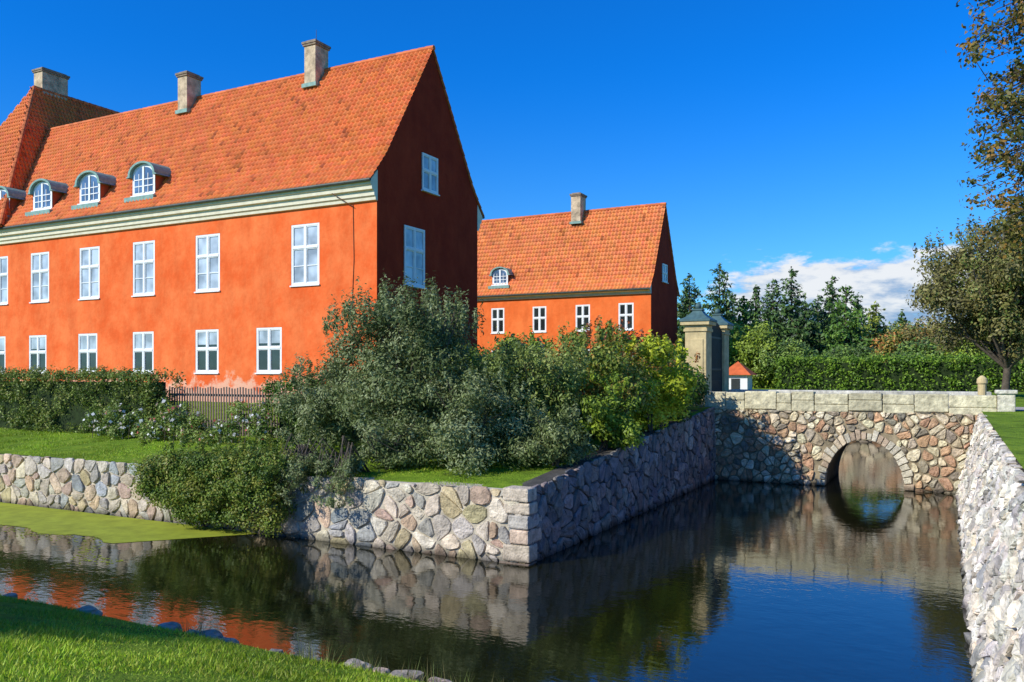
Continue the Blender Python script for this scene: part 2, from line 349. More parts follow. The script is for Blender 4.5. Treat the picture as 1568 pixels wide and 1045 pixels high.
for i in range(nv):
    t0=math.pi*(i+.06+rg.uniform(-.05,.05))/nv; t1=math.pi*(i+.94)/nv; c=rg.choice([(.5,.45,.33),(.47,.38,.26),(.42,.38,.29),(.38,.29,.2)]); fq=rg.uniform(.75,1.1); c=tuple(q*fq for q in c); ro=.28+rg.uniform(-.08,.1)
    pr=[(AX-(ARX+a)*math.cos(t_),(ARZ+a)*math.sin(t_)) for a,t_ in ((-.02,t0),(-.02+rg.uniform(0,.04),t1),(ro,t1),(ro+rg.uniform(-.04,.04),t0))]
    y_=BY-.06-rg.uniform(0,.04)
    mb.add([(p[0],y_,p[1]) for p in pr]+[(p[0],BY+.3,p[1]) for p in pr],[(0,1,2,3),(0,4,5,1),(1,5,6,2),(2,6,7,3),(3,7,4,0)],c)
mb.obj('voussoirs',M_stone,B,bevel=.02)
mb=MB(); x=BX0; rg=random.Random(16)
while x<BX1-.05:
    l=min(rg.uniform(.5,1.3),BX1-x)
    if BX1-x-l<.4: l=BX1-x
    c=(.53,.48,.31); fq=rg.uniform(.75,1.05); c=tuple(q*fq for q in c)
    y_=BY-.05-rg.uniform(0,.05); zt=3.3+rg.uniform(-.05,.03); zb=2.66+rg.uniform(-.07,.03)
    if rg.random()<.5:
        zm=zb+rg.uniform(.25,.4); mb.box(x+.004,x+l-.004,y_,BY+.5,zb,zm-.004,c); mb.box(x+.01,x+l-.015,y_+rg.uniform(-.02,.02),BY+.49,zm+.004,zt,tuple(q*1.06 for q in c))
    else: mb.box(x+.004,x+l-.004,y_,BY+.5,zb,zt,c)
    x+=l
mb.box(BX0,BX1,BY2-.5,BY2+.04,2.66,3.3,(.45,.43,.36))
o=mb.obj('parapet_blocks',M_block,B,bevel=.035)
mb=MB(); mb.box(BX1+.0,BX1+.5,BY-.12,BY+.42,2.5,3.32,(.5,.46,.36)); mb.box(BX1-.06,BX1+.56,BY-.18,BY+.48,3.32,3.44,(.5,.47,.38)); mb.obj('end_post',M_block,B,bevel=.02)
mb=MB(); mb.box(BX0-2,BX1+.2,BY+.5,BY2-.5,2.6,2.77); mb.obj('deck',M_gravel,B)
mb=MB(); mb.add([(1.2,BY+.55,2.765),(30,BY+2,2.765),(30,BY2+1,2.765),(1.2,BY2-.5,2.765)],[(0,1,2,3)]); mb.obj('gravel_path',M_gravel)
mb=MB(); mb.lathe(1.05,BY+.9,[(.13,2.75),(.13,3.6),(.17,3.66),(.15,3.8),(.05,3.9),(0,3.91)],14); mb.obj('stone_bollard',M_sand)
M_dcop=mat('dark_copper',(.07,.13,.13),rough=.5,ns=5,amt=.3,bst=.1)
def pillar(name,x,y,z0,h,w,mt=M_sand):
    E=empty(name); mb=MB()
    mb.box(x-w*.6,x+w*.6,y-w*.6,y+w*.6,z0-.3,z0+.35); mb.box(x-w/2,x+w/2,y-w/2,y+w/2,z0+.35,z0+h*.8)
    for s in (-1,1):
        mb.box(x-w*.36,x+w*.36,y+s*w*.5-(.03 if s<0 else -.0),y+s*w*.5+(.03 if s>0 else 0),z0+.6,z0+h*.72)
    mb.box(x-w*.56,x+w*.56,y-w*.56,y+w*.56,z0+h*.8,z0+h*.83)
    mb.box(x-w*.52,x+w*.52,y-w*.52,y+w*.52,z0+h*.83,z0+h*.87)
    mb.box(x-w*.68,x+w*.68,y-w*.68,y+w*.68,z0+h*.87,z0+h*.91)
    mb.obj('shaft',mt,E,bevel=.015)
    mb=MB(); t0=z0+h*.91; prev=None
    lv=[(.72,0),(.72,.02),(.5,.05),(.3,.09),(.2,.12),(.24,.125),(.24,.14)]
    for q,dz in lv:
        q*=w; zz=t0+dz*h; n=len(mb.v)
        mb.v+=[(x-q,y-q,zz),(x+q,y-q,zz),(x+q,y+q,zz),(x-q,y+q,zz)]
        if prev is not None: mb.f+=[(prev+k,prev+(k+1)%4,n+(k+1)%4,n+k) for k in range(4)]
        prev=n
    mb.f.append((prev,prev+1,prev+2,prev+3))
    r=w*.15; zc=t0+h*.14+r*.9
    mb.lathe(x,y,[(r*.5,t0+h*.135)]+[(r*math.sin(a),zc-r*math.cos(a)) for a in np.linspace(.4,math.pi,8)],12)
    mb.obj('copper_cap',M_dcop,E)
pillar('gate_pillar',-8.72,32.6,2.72,3.62,.84)
pillar('gate_pillar.001',-8.72,35.7,2.72,3.62,.8)
E=empty('iron_gate'); mb=MB()
for i in range(18):
    y=33.1+i*.135; mb.box(-8.5,-8.43,y-.03,y+.03,2.8,5.7+.4*math.sin(math.pi*i/17))
for z in (2.95,4.1,5.4): mb.box(-8.51,-8.42,33.05,35.35,z,z+.08)
mb.box(-8.5,-8.44,33.05,35.35,2.9,3.7)
mb.obj('bars',M_iron,E)
pillar('courtyard_pillar',-22.3,42.7,2.7,3.2,.7); pillar('courtyard_pillar.001',-20.9,43.2,2.7,3.0,.7)

# ------------------------------------------------------------------ roofs
def roof_patch(name,O,U,Wd,prof,length,parent,tw=.25,th=.33,clipf=None,seed=0,base=(.68,.17,.047),lift=0.0):
    rs=np.random.RandomState(seed)
    O=np.array(O,float); U=np.array(U,float); Wd=np.array(Wd,float); prof=np.array(prof,float)
    seg=np.hypot(*(np.diff(prof,axis=0).T)); cum=np.concatenate([[0],np.cumsum(seg)]); tot=cum[-1]
    rows=int(math.ceil(tot/th)); cols=int(length/tw); tw=length/cols; th=tot/rows
    tt=np.linspace(0,1,7); h=.046*np.sin(2*np.pi*tt)+.016*np.sin(4*np.pi*tt)
    def P(s):
        s=np.clip(s,0,tot); return np.interp(s,cum,prof[:,0]),np.interp(s,cum,prof[:,1])
    Vs=[];Cs=[]
    for i in range(rows):
        s0,s1=i*th,min((i+1)*th+.02,tot)
        w0,z0=P(s0); w1,z1=P(s1)
        T=np.array([Wd[0]*(w1-w0),Wd[1]*(w1-w0),z1-z0]); T/=np.linalg.norm(T); n=np.cross(U,T); n*= (1 if n[2]>0 else -1)
        for j in range(cols):
            if clipf and not clipf((j+.5)*tw,(s0+s1)/2/tot): continue
            jit=rs.uniform(-.006,.01); u=(j+tt)*tw
            lo=O+np.outer(u,U)+Wd*w0+np.array([0,0,z0]); hi=O+np.outer(u,U)+Wd*w1+np.array([0,0,z1])
            Vs.append(np.concatenate([lo+n*(h[:,None]+.0+lift),lo+n*(h[:,None]+.06+jit+lift),hi+n*(h[:,None]+.012+lift)]))
            f=rs.normal(1,.07)
            if rs.rand()<.03: f*=.62
            if rs.rand()<.01: f*=1.2
            c=np.array(base)*f*np.array([1,rs.uniform(.88,1.16),rs.uniform(.85,1.2)])
            Cs.append(np.repeat(c[None],21,0))
    V=np.concatenate(Vs); C=np.clip(np.concatenate(Cs),.01,.9); nt_=len(Vs)
    q=[(r*7+k,r*7+k+1,(r+1)*7+k+1,(r+1)*7+k) for r in range(2) for k in range(6)]
    F=(np.arange(nt_)[:,None,None]*21+np.array(q)[None]).reshape(-1,4)
    return np_mesh(name,V,F,M_tile,parent,col=C)
def window(fr,gl,cx,z0,z1,w,plane,axis='x',cols=2,rows=3,transom=.62,fw=.09):
    def bx(mb,a0,a1,d0,d1,zz0,zz1):
        if axis=='x': mb.box(a0,a1,plane-d1,plane-d0,zz0,zz1)
        else: mb.box(plane+d0,plane+d1,a0,a1,zz0,zz1)
    a0,a1=cx-w/2,cx+w/2
    bx(gl,a0,a1,-.05,0,z0,z1)
    bx(fr,a0,a0+fw,-.04,.05,z0,z1); bx(fr,a1-fw,a1,-.04,.05,z0,z1)
    bx(fr,a0+fw,a1-fw,-.04,.05,z1-fw,z1); bx(fr,a0+fw,a1-fw,-.04,.05,z0,z0+fw)
    zt=z0+(z1-z0)*transom
    bx(fr,a0+fw,a1-fw,-.03,.065,zt-.05,zt+.05)
    bx(fr,cx-.06,cx+.06,-.03,.058,z0+fw,zt-.05); bx(fr,cx-.06,cx+.06,-.03,.058,zt+.05,z1-fw)
    for s in (-1,1):
        xa=cx+s*.06; xb=(a0+fw) if s<0 else (a1-fw); lo,hi=min(xa,xb),max(xa,xb)
        for (za,zb,nr) in ((z0+fw,zt-.05,rows-1),(zt+.05,z1-fw,1)):
            bx(fr,lo,lo+.04,0,.035,za,zb); bx(fr,hi-.04,hi,0,.035,za,zb)
            bx(fr,lo+.04,hi-.04,0,.035,za,za+.045); bx(fr,lo+.04,hi-.04,0,.035,zb-.045,zb)
            for r_ in range(1,nr):
                zz=za+(zb-za)*r_/nr; bx(fr,lo+.04,hi-.04,0,.03,zz-.02,zz+.02)
    bx(fr,a0-.04,a1+.04,-.02,.13,z0-.06,z0-.003)
def wall_holes(mb,x0,x1,z0,z1,y,holes,dep=.14):
    X=sorted({x0,x1}|{h[0] for h in holes}|{h[1] for h in holes}); Z=sorted({z0,z1}|{h[2] for h in holes}|{h[3] for h in holes})
    for i in range(len(X)-1):
        for j in range(len(Z)-1):
            cx=(X[i]+X[i+1])/2; cz=(Z[j]+Z[j+1])/2
            if any(h[0]<cx<h[1] and h[2]<cz<h[3] for h in holes): continue
            mb.add([(X[i],y,Z[j]),(X[i+1],y,Z[j]),(X[i+1],y,Z[j+1]),(X[i],y,Z[j+1])],[(0,1,2,3)])
    for a,b_,c,d in holes:
        mb.add([(a,y,c),(b_,y,c),(b_,y,d),(a,y,d),(a,y+dep,c),(b_,y+dep,c),(b_,y+dep,d),(a,y+dep,d)],[(0,1,5,4),(1,2,6,5),(2,3,7,6),(3,0,4,7)])
def chimney(E,x,y,w,d,zb,zt,rod=False):
    mb=MB(); mb.box(x-w/2,x+w/2,y-d/2,y+d/2,zb,zt-.28); mb.obj('chimney_shaft',M_chim,E,bevel=.02)
    mb=MB(); mb.box(x-w/2-.06,x+w/2+.06,y-d/2-.06,y+d/2+.06,zt-.28,zt-.18); mb.box(x-w/2-.1,x+w/2+.1,y-d/2-.1,y+d/2+.1,zt-.18,zt-.06); mb.box(x-w/2+.05,x+w/2-.05,y-d/2+.05,y+d/2-.05,zt-.06,zt+.03); mb.obj('chimney_cap',M_chimcap,E,bevel=.015)
    mb=MB(); mb.box(x-w/2-.1,x+w/2+.1,y-d/2-.1,y+d/2+.08,zb,zb+.2); mb.obj('flashing',M_copper,E)
    if rod:
        mb=MB(); mb.tube([(x,y,zt),(x,y,zt+.7)],[.015,.01],5); mb.obj('lightning_rod',M_iron,E)
def dormer(E,x,yf,yb,z0,w,hs,ha):
    n=14
    def prof(w,z0,zs,ha): return [(x-w/2,z0),(x+w/2,z0)]+[(x+w/2*math.cos(math.pi*i/n),zs+ha*math.sin(math.pi*i/n)) for i in range(n+1)]
    mb=MB(); mb.prism_y(prof(w,z0-.5,z0+hs,ha),yf,yb); mb.obj('dormer_body',M_under,E)
    mb=MB(); pr=prof(w-.02,z0,z0+hs,ha-.01); mb.add([(p[0],yf-.02,p[1]) for p in pr],[tuple(range(len(pr)))]); mb.box(x-w/2-.05,x+w/2+.05,yf-.12,yf-.022,z0-.08,z0+.02)
    mb.obj('dormer_front',M_white,E)
    mb=MB(); pr=prof(w-.34,z0+.16,z0+hs-.02,ha-.14); mb.add([(p[0],yf-.024,p[1]) for p in pr],[tuple(range(len(pr)))]); mb.obj('dormer_glass',M_glass_b,E)
    mb=MB(); mb.box(x-.07,x+.07,yf-.06,yf-.026,z0+.14,z0+hs+ha-.14)
    for s in (-1,1): mb.box(x+s*w*.2-.02,x+s*w*.2+.02,yf-.045,yf-.027,z0+.14,z0+hs+.05)
    for q in (.35,.7):
        mb.box(x-w/2+.15,x-.045,yf-.05,yf-.026,z0+.14+q*(hs-.1)-.025,z0+.14+q*(hs-.1)+.025); mb.box(x+.045,x+w/2-.15,yf-.05,yf-.026,z0+.14+q*(hs-.1)-.025,z0+.14+q*(hs-.1)+.025)
    mb.obj('dormer_bars',M_white,E)
    mb=MB(); o=[(x+(w/2+.16)*math.cos(math.pi*i/n),z0+hs-.02+(ha+.13)*math.sin(math.pi*i/n)) for i in range(n+1)]
    o=[(x+w/2+.3,z0+hs-.12)]+o+[(x-w/2-.3,z0+hs-.12)]
    i_=[(x+(w/2+.01)*math.cos(math.pi*i/n),z0+hs+(ha+.01)*math.sin(math.pi*i/n)) for i in range(n+1)]
    i_=[(x+w/2+.01,z0+hs-.12)]+i_+[(x-w/2-.01,z0+hs-.12)]; m_=len(o)
    vs=[(p[0],yf-.2,p[1]) for p in o]+[(p[0],yf-.2,p[1]) for p in i_]+[(p[0],yb,p[1]) for p in o]+[(p[0],yb,p[1]) for p in i_]
    fs=[]
    for k in range(m_-1): fs+=[(k,k+1,m_+k+1,m_+k),(k,2*m_+k,2*m_+k+1,k+1),(m_+k,m_+k+1,3*m_+k+1,3*m_+k)]
    mb.add(vs,fs); mb.obj('dormer_hood',M_copper,E)
    mb=MB(); mb.box(x-w/2-.25,x+w/2+.25,yf-.34,yf-.13,z0-.34,z0-.1); mb.obj('dormer_apron',M_copper,E)
def ridge_caps(E,p0,p1,r=.13,col=(.6,.16,.05)):
    p0=Vector(p0);p1=Vector(p1); L_=(p1-p0).length; n=max(1,int(L_/.42)); mb=MB(); rg=random.Random(n)
    for i in range(n):
        a=p0.lerp(p1,i/n); b_=p0.lerp(p1,(i+1.05)/n); n0=len(mb.v); mb.tube([a,b_],[r*1.12,r*.95],8); f=rg.uniform(.75,1.15); mb.c+=[tuple(q*f for q in col)]*(len(mb.v)-n0)
    mb.obj('ridge_tiles',M_tile,E)

# ---- main castle wing
C=empty('castle_main_building')
X1=-21.87; XL=-57.4; Y0=29.19; Y1=37.89; YM=(Y0+Y1)/2
up=[-25.9,-32.1,-36.7,-41.0,-45.3,-49.1,-53.2]; lw=[-28.1,-32.15,-36.75,-41.15,-45.5,-49.3,-53.3]
holes=[(x-.83,x+.83,8.0,10.78) for x in up]+[(x-.79,x+.79,4.0,6.12) for x in lw]
mb=MB(); wall_holes(mb,XL,X1,2.0,11.5,Y0,holes); mb.obj('facade',M_fac,C)
frm=MB(); gl=MB(); gd=MB()
for x in up: window(frm,gl,x,8.0,10.78,1.66,Y0+.06,rows=3,transom=.62)
for x in lw:
    window(frm,gd,x,4.0,6.12,1.58,Y0+.06,rows=2,transom=.55)
window(frm,gl,Y0+2.82,8.0,10.72,1.65,X1+.02,axis='y')
window(frm,gl,Y0+4.12,12.6,14.35,1.35,X1+.02,axis='y',rows=2,transom=.55)
bl=MB(); rg=random.Random(2)
for x in lw: bl.box(x-.68,x+.68,Y0+.052,Y0+.058,5.15+rg.uniform(-.1,.25),6.05)
bl.obj('window_blinds',M_glass_l,C)
frm.obj('window_frames',M_white,C); gl.obj('upper_glass',M_glass_l,C); gd.obj('lower_glass',M_glass_d,C)
ZR=19.54
prof=[(-.55,12.3),(.6,13.66),(4.35,ZR)]
gp=[(Y0,2),(Y1,2),(Y1,12.85),(Y1-.6,13.6),(YM,ZR-.04),(Y0+.6,13.6),(Y0,12.85)]
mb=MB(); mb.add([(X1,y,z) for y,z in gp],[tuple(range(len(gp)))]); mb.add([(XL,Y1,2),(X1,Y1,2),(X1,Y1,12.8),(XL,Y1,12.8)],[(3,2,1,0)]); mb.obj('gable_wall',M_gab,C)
mb=MB(); mb.prism_x([(Y0-.5,12.28),(Y0+.6,13.6),(YM,ZR-.06),(Y1-.6,13.6),(Y1+.5,12.28)],XL,X1-.02); mb.obj('roof_body',M_under,C)
roof_patch('roof_tiles',(XL,Y0,0),(1,0,0),(0,1,0),prof,X1+.1-XL,C,seed=1)
roof_patch('roof_tiles_back',(-40,Y1,0),(1,0,0),(0,-1,0),prof,X1+.1+40,C,seed=2,tw=.35,th=.5)
ridge_caps(C,(XL,YM,ZR+.02),(X1+.1,YM,ZR+.02))
mb=MB()
for s,yy in ((1,Y0),(-1,Y1)):
    pr=[(yy+.02*s,11.46),(yy-.12*s,11.48),(yy-.14*s,11.6),(yy-.22*s,11.66),(yy-.24*s,11.86),(yy-.38*s,11.9),(yy-.4*s,12.06),(yy-.47*s,12.1),(yy-.5*s,12.25),(yy+.02*s,12.8)]
    mb.prism_x(pr,XL,X1+.03)
mb.obj('cornice',M_cream,C)
mb=MB(); mb.tube([(XL,Y0-.58,12.26),(X1+.08,Y0-.58,12.26)],[.07,.07],8); mb.tube([(XL,Y1+.58,12.26),(X1+.08,Y1+.58,12.26)],[.07,.07],8); mb.obj('gutter',M_gutter,C)
mb=MB(); mb.tube([(-23.15,Y0-.02,11.4),(-23.1,Y0-.02,9),(-23.2,Y0-.02,7),(-23.1,Y0-.02,2.5)],[.014]*4,5)
mb.tube([(-24.0,Y0-.42,11.9),(-23.1,Y0-.1,11.3)],[.02,.02],5)
mb.obj('conductor_cable',M_rust,C)
chimney(C,-28.75,33.25,.74,1.0,18.55,20.95,True); chimney(C,-38.0,33.25,.74,1.0,18.55,20.9)
for x in (-36.9,-41.2,-45.3,-49.2): dormer(C,x,Y0+.18,Y0+1.6,13.2,1.72,1.08,.55)
wx,wy,hw=-52.6,33.5,4.8
mb=MB(); mb.add([(wx-hw,28.5,12.28),(wx+hw,28.5,12.28),(wx+hw,43,12.28),(wx-hw,43,12.28),(wx,wy,22.46),(wx,43,22.46)],[(0,1,4),(1,2,5,4),(2,3,5),(3,0,4,5)]); mb.obj('wing_roof_body',M_under,C)
roof_patch('wing_tiles_front',(wx-hw,28.45,0),(1,0,0),(0,1,0),[(0,12.3),(5.05,22.5)],2*hw,C,seed=5,clipf=lambda u,f:abs(u-hw)<hw*(1-f)+.1)
roof_patch('wing_tiles_side',(wx+hw,28.45,0),(0,1,0),(-1,0,0),[(0,12.3),(4.8,22.5)],14.5,C,seed=6,clipf=lambda u,f:u>5.0*f-.1)
ridge_caps(C,(wx,wy,22.55),(wx,43,22.55)); ridge_caps(C,(wx+hw+.05,28.45,12.4),(wx,wy,22.55))
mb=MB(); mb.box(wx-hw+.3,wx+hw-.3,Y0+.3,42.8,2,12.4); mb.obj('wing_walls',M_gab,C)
chimney(C,wx-.35,34.9,.9,1.8,21.2,24.05)

# ---- second building
D=empty('castle_side_building')
X2=-20.18; Xl2=-46; y0=61.66; y1=68.7; ym=(y0+y1)/2
ws=[-22.2,-25.85,-29.7,-33.6,-37.4]
holes=[(x-.62,x+.62,7.35,9.45) for x in ws]+[(x-.6,x+.6,4.0,5.9) for x in ws]
mb=MB(); wall_holes(mb,Xl2,X2,2.0,10.2,y0,holes); mb.obj('facade',M_fac2,D)
frm=MB(); gd=MB(); gl=MB()
for x in ws: window(frm,gd,x,7.35,9.45,1.24,y0+.05,rows=2,transom=.55); window(frm,gd,x,4.0,5.9,1.2,y0+.05,rows=2,transom=.55)
window(frm,gl,ym-.1,11.3,12.75,1.3,X2+.02,axis='y',rows=2,transom=.5)
frm.obj('window_frames',M_white,D); gd.obj('glass',M_glass_d,D); gl.obj('gable_glass',M_glass_l,D)
gp=[(y0,2),(y1,2),(y1,10.9),(y1-.5,11.7),(ym,17.56),(y0+.5,11.7),(y0,10.9)]
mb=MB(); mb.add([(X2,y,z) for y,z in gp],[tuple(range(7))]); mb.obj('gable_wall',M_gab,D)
prof2=[(-.45,10.5),(.5,11.75),(ym-y0,17.6)]
mb=MB(); mb.prism_x([(y0-.4,10.48),(y0+.5,11.7),(ym,17.54),(y1-.5,11.7),(y1+.4,10.48)],Xl2,X2-.02); mb.obj('roof_body',M_under,D)
roof_patch('roof_tiles',(Xl2,y0,0),(1,0,0),(0,1,0),prof2,X2+.1-Xl2,D,seed=11,tw=.3,th=.4,base=(.72,.22,.07))
roof_patch('roof_tiles_back',(Xl2,y1,0),(1,0,0),(0,-1,0),prof2,X2+.1-Xl2,D,seed=12,tw=.4,th=.6)
ridge_caps(D,(Xl2,ym,17.62),(X2+.1,ym,17.62))
mb=MB(); mb.prism_x([(y0+.02,10.1),(y0-.12,10.12),(y0-.16,10.3),(y0-.34,10.36),(y0-.36,10.5),(y0+.02,10.95)],Xl2,X2+.03); mb.obj('cornice',M_cream,D)
mb=MB(); mb.tube([(Xl2,y0-.5,10.45),(X2+.05,y0-.5,10.45)],[.07,.07],6); mb.obj('gutter',M_gutter,D)
chimney(D,-27.6,64.9,.85,1.2,16.5,19.1); dormer(D,-33.5,y0+.25,y0+1.7,11.45,1.5,.9,.5)

G=empty('garden_pavilion')
gx,gy=-12.9,58.7
mb=MB(); mb.box(gx-.8,gx+.8,gy-.8,gy+.8,2.7,3.85); mb.obj('walls',M_white,G)
mb=MB(); mb.add([(gx-1.1,gy-1.1,3.85),(gx+1.1,gy-1.1,3.85),(gx+1.1,gy+1.1,3.85),(gx-1.1,gy+1.1,3.85),(gx,gy,4.8)],[(0,1,4),(1,2,4),(2,3,4),(3,0,4),(3,2,1,0)]); mb.obj('roof',mat('pavilion_roof',(.6,.13,.04)),G)
mb=MB(); mb.box(gx-.3,gx+.3,gy-.83,gy-.803,2.75,3.6); mb.obj('door',M_iron,G)

# ------------------------------------------------------------------ foliage
def leaves(name,cl,n,size,pal,parent,seed=0,asp=.5,shell=.45,up=.35,var=.25,jit=.75,gain=1.55,mt=None):
    rs=np.random.RandomState(seed); cl=np.array(cl,float); pal=np.array(pal,float)*gain
    wgt=(cl[:,3]*cl[:,4]*cl[:,5])**(2/3); wgt/=wgt.sum()
    k=rs.choice(len(cl),n,p=wgt); d=rs.normal(size=(n,3)); d/=np.linalg.norm(d,axis=1)[:,None]
    r=rs.rand(n)**shell*(1+rs.normal(0,.12,n)); c=cl[k,:3]+d*r[:,None]*cl[k,3:6]
    nrm=d*.9+rs.normal(size=(n,3))*jit*.6+np.array([-.1,-.2,up]); nrm/=np.linalg.norm(nrm,axis=1)[:,None]
    t=rs.normal(size=(n,3)); t-=nrm*(t*nrm).sum(1)[:,None]; t/=np.linalg.norm(t,axis=1)[:,None]; b=np.cross(nrm,t)
    s=size*rs.uniform(.6,1.3,n)[:,None]
    V=np.stack([c-t*s*.5,c+b*s*asp*.5,c+t*s*.5,c-b*s*asp*.5],1)
    q=np.clip(cl[k,6]+rs.normal(0,var,n),0,.999)*(len(pal)-1); i=q.astype(int); f=(q-i)[:,None]
    col=pal[i]*(1-f)+pal[np.minimum(i+1,len(pal)-1)]*f; col*=rs.uniform(.75,1.25,n)[:,None]; col=np.clip(col,0,.8)
    return np_mesh(name,V.reshape(-1,3),np.arange(4*n).reshape(-1,4),mt or M_leaf,parent,col=np.repeat(col,4,0))
def crown(c,rad,n,cr,rs,zmin=None,p=.5,flat=.8):
    out=[]
    while len(out)<n:
        d=rs.normal(size=3); d/=np.linalg.norm(d); q=np.array(c)+d*np.array(rad)*(rs.rand()**p)
        if zmin is not None and q[2]<zmin: continue
        r=cr*rs.uniform(.55,1.35); out.append([*q,r,r,r*flat,rs.rand()])
    return out
def limbs(mb,base,top,r0,cl,n,rs,sides=6):
    base=Vector(base); top=Vector(top); pts=[base.lerp(top,i/5)+Vector(rs.normal(0,.04,3))*(i>0)*(top-base).length*.3 for i in range(6)]
    mb.tube(pts,[r0*(1-.15*i) for i in range(6)],sides+2)
    for i in rs.choice(len(cl),min(n,len(cl)),replace=False):
        e=Vector(cl[i][:3]); k=rs.randint(1,6); s=pts[k] if k<6 else pts[5]
        m_=s.lerp(e,.5)+Vector((0,0,-.08*(e-s).length+rs.normal(0,.05))); rr=r0*(.5-.04*k); mb.tube([s,m_,e],[rr,rr*.6,rr*.18],sides)
def tree(name,x,y,h,rad,pal,n,size,seed,ncl=45,crf=.33,tr=.12,rz=None,shoots=0,lean=(0,0),nl=18,zmin=None,p=.5,asp=.5,zg=None,var=.25,multi=1,ry=None,mt=None,gain=1.55):
    rs=np.random.RandomState(seed); E=empty(name); zg=gz(x,y) if zg is None else zg
    rz=rz or h*.4; cz=zg+h-rz; c=(x+lean[0],y+lean[1],cz); ry=ry or rad
    cl=crown(c,(rad*.8,ry*.8,rz*.85),ncl,rad*crf,rs,zmin,p)
    for _ in range(shoots):
        a=rs.uniform(0,2*math.pi); q=rs.rand()**.5*rad*.85; zz=cz+rz*math.sqrt(max(0,1-(q/rad)**2))*.8
        hh=rs.uniform(.25,.6)*min(1.2,rad*.4); cl.append([c[0]+q*math.cos(a),c[1]+q*math.sin(a),zz+hh*.6,.1,.1,hh,rs.rand()])
    mb=MB()
    for k in range(multi):
        o=rs.normal(0,.15,2)*(multi>1); t_=rs.normal(0,rad*.25,2)*(multi>1)
        limbs(mb,(x+o[0],y+o[1],zg-.1),(c[0]+t_[0],c[1]+t_[1],cz+rz*.3),tr,cl,nl//multi+2,rs)
    mb.obj('trunk_and_limbs',M_bark,E,smooth=True)
    leaves('foliage',cl,n,size,pal,E,seed+1,var=var,asp=asp,mt=mt,gain=gain)
    return E
GREY=[(.055,.078,.022),(.1,.13,.04),(.155,.185,.068),(.21,.24,.115)]
GREEN=[(.02,.04,.008),(.045,.085,.014),(.08,.135,.022),(.12,.17,.03)]
YELL=[(.14,.18,.012),(.28,.33,.018),(.42,.43,.03),(.5,.46,.04)]
AUT=[(.05,.075,.012),(.1,.14,.02),(.18,.16,.03),(.3,.11,.03)]
OLIV=[(.04,.04,.012),(.07,.065,.018),(.11,.1,.025),(.17,.11,.03)]
CON=[(.014,.034,.01),(.03,.063,.015),(.054,.1,.022),(.08,.13,.03)]
YG=[(.07,.11,.012),(.14,.2,.02),(.23,.3,.028)]
RED=[(.06,.035,.012),(.16,.05,.02),(.3,.08,.03),(.1,.14,.02)]
def shrub(name,x,y,h,rad,pal,n,size,seed,**k):
    z=gz(x,y); k.setdefault('ncl',int(26+rad*16)); k.setdefault('crf',.28); return tree(name,x,y,h,rad,pal,n,size,seed,rz=h*.6,zmin=z+.2,tr=.04,multi=3,**k)
tree('silver_pear_tree',-12.9,18.4,4.5,2.6,GREY,50000,.11,50,ncl=95,crf=.23,tr=.09,rz=2.2,shoots=120,multi=4,nl=40,asp=.38,zmin=2.15,lean=(.1,0),ry=2.3)
shrub('low_shrub',-10.2,17.6,2.5,1.6,GREY,17000,.1,51,shoots=30,asp=.38)
shrub('low_shrub.001',-12.1,16.9,1.5,1.2,GREY,9000,.1,61,shoots=12,asp=.38)
shrub('low_shrub.002',-15.6,18.3,2.8,1.5,GREY,16000,.1,62,shoots=26,asp=.38)
shrub('low_shrub.003',-16.9,20.4,2.6,1.5,[(.035,.06,.015),(.075,.1,.025),(.11,.14,.035)],10000,.11,63,shoots=10)
shrub('silver_shrub',-9.8,19.9,3.3,1.9,[(.06,.09,.02),(.12,.165,.03),(.18,.22,.05),(.24,.27,.08)],24000,.11,52,shoots=40,asp=.4)
shrub('silver_shrub.001',-8.5,18.3,1.6,1.15,GREY,9000,.1,64,shoots=10,asp=.38)
shrub('silver_shrub.002',-8.1,20.7,2.2,1.3,YG,10000,.11,54,shoots=12)
shrub('autumn_shrub',-9.3,22.8,3.4,1.9,[(.07,.1,.012),(.13,.18,.025),(.2,.23,.04),(.26,.17,.04)],22000,.12,53,shoots=38)
shrub('yellow_shrub',-8.0,24.4,3.0,1.55,YELL,15000,.14,55,shoots=24)
shrub('yellow_shrub.001',-12.3,24.4,3.2,1.7,YG,12000,.13,57,shoots=18)
shrub('dogwood_shrub',-8.5,27.0,2.8,1.5,AUT,11000,.13,56,shoots=14)
shrub('dogwood_shrub.001',-11.0,28.6,3.4,1.9,RED,12000,.14,58,shoots=24)
shrub('laurel_shrub',-8.5,29.6,2.0,1.2,GREEN,8000,.12,65)
shrub('laurel_shrub.001',-15.6,27.5,2.6,2.0,GREEN,12000,.15,59)
shrub('laurel_shrub.002',-19.3,30.5,2.3,1.4,GREEN,8000,.14,60)
shrub('laurel_shrub.003',-13.2,21.5,3.0,1.8,YG,12000,.13,66)
E=empty('overhanging_bush'); rs=np.random.RandomState(70); cl=[]
for _ in range(230):
    x=rs.uniform(-18.55,-14.15); f=(x+18.55)/4.4; top=2.2-.28*(1-f)*(1-f)-.1*f; ph=rs.rand()
    if ph<.38: y=rs.uniform(14.75,16.9); z=top-.28+rs.uniform(-.08,.06)
    elif ph<.9:
        low=.32+max(0,(.3-f))*2.2; z=rs.uniform(low,top-.3); y=14.75+rs.uniform(-.12,.12)+.25*max(0,.9-z)
    else: x=-14.2+rs.uniform(-.1,.1); y=rs.uniform(14.8,16.6); z=rs.uniform(.5,top-.3) if y<15.4 else rs.uniform(1.7,top-.3)
    r=rs.uniform(.2,.36); cl.append([x,y,z,r*1.15,r,r*.9,rs.rand()])
for _ in range(50):
    x=rs.uniform(-18.7,-14.0); cl.append([x,rs.uniform(14.6,16.2),rs.uniform(1.95,2.3),.08,.1,rs.uniform(.12,.25),rs.rand()])
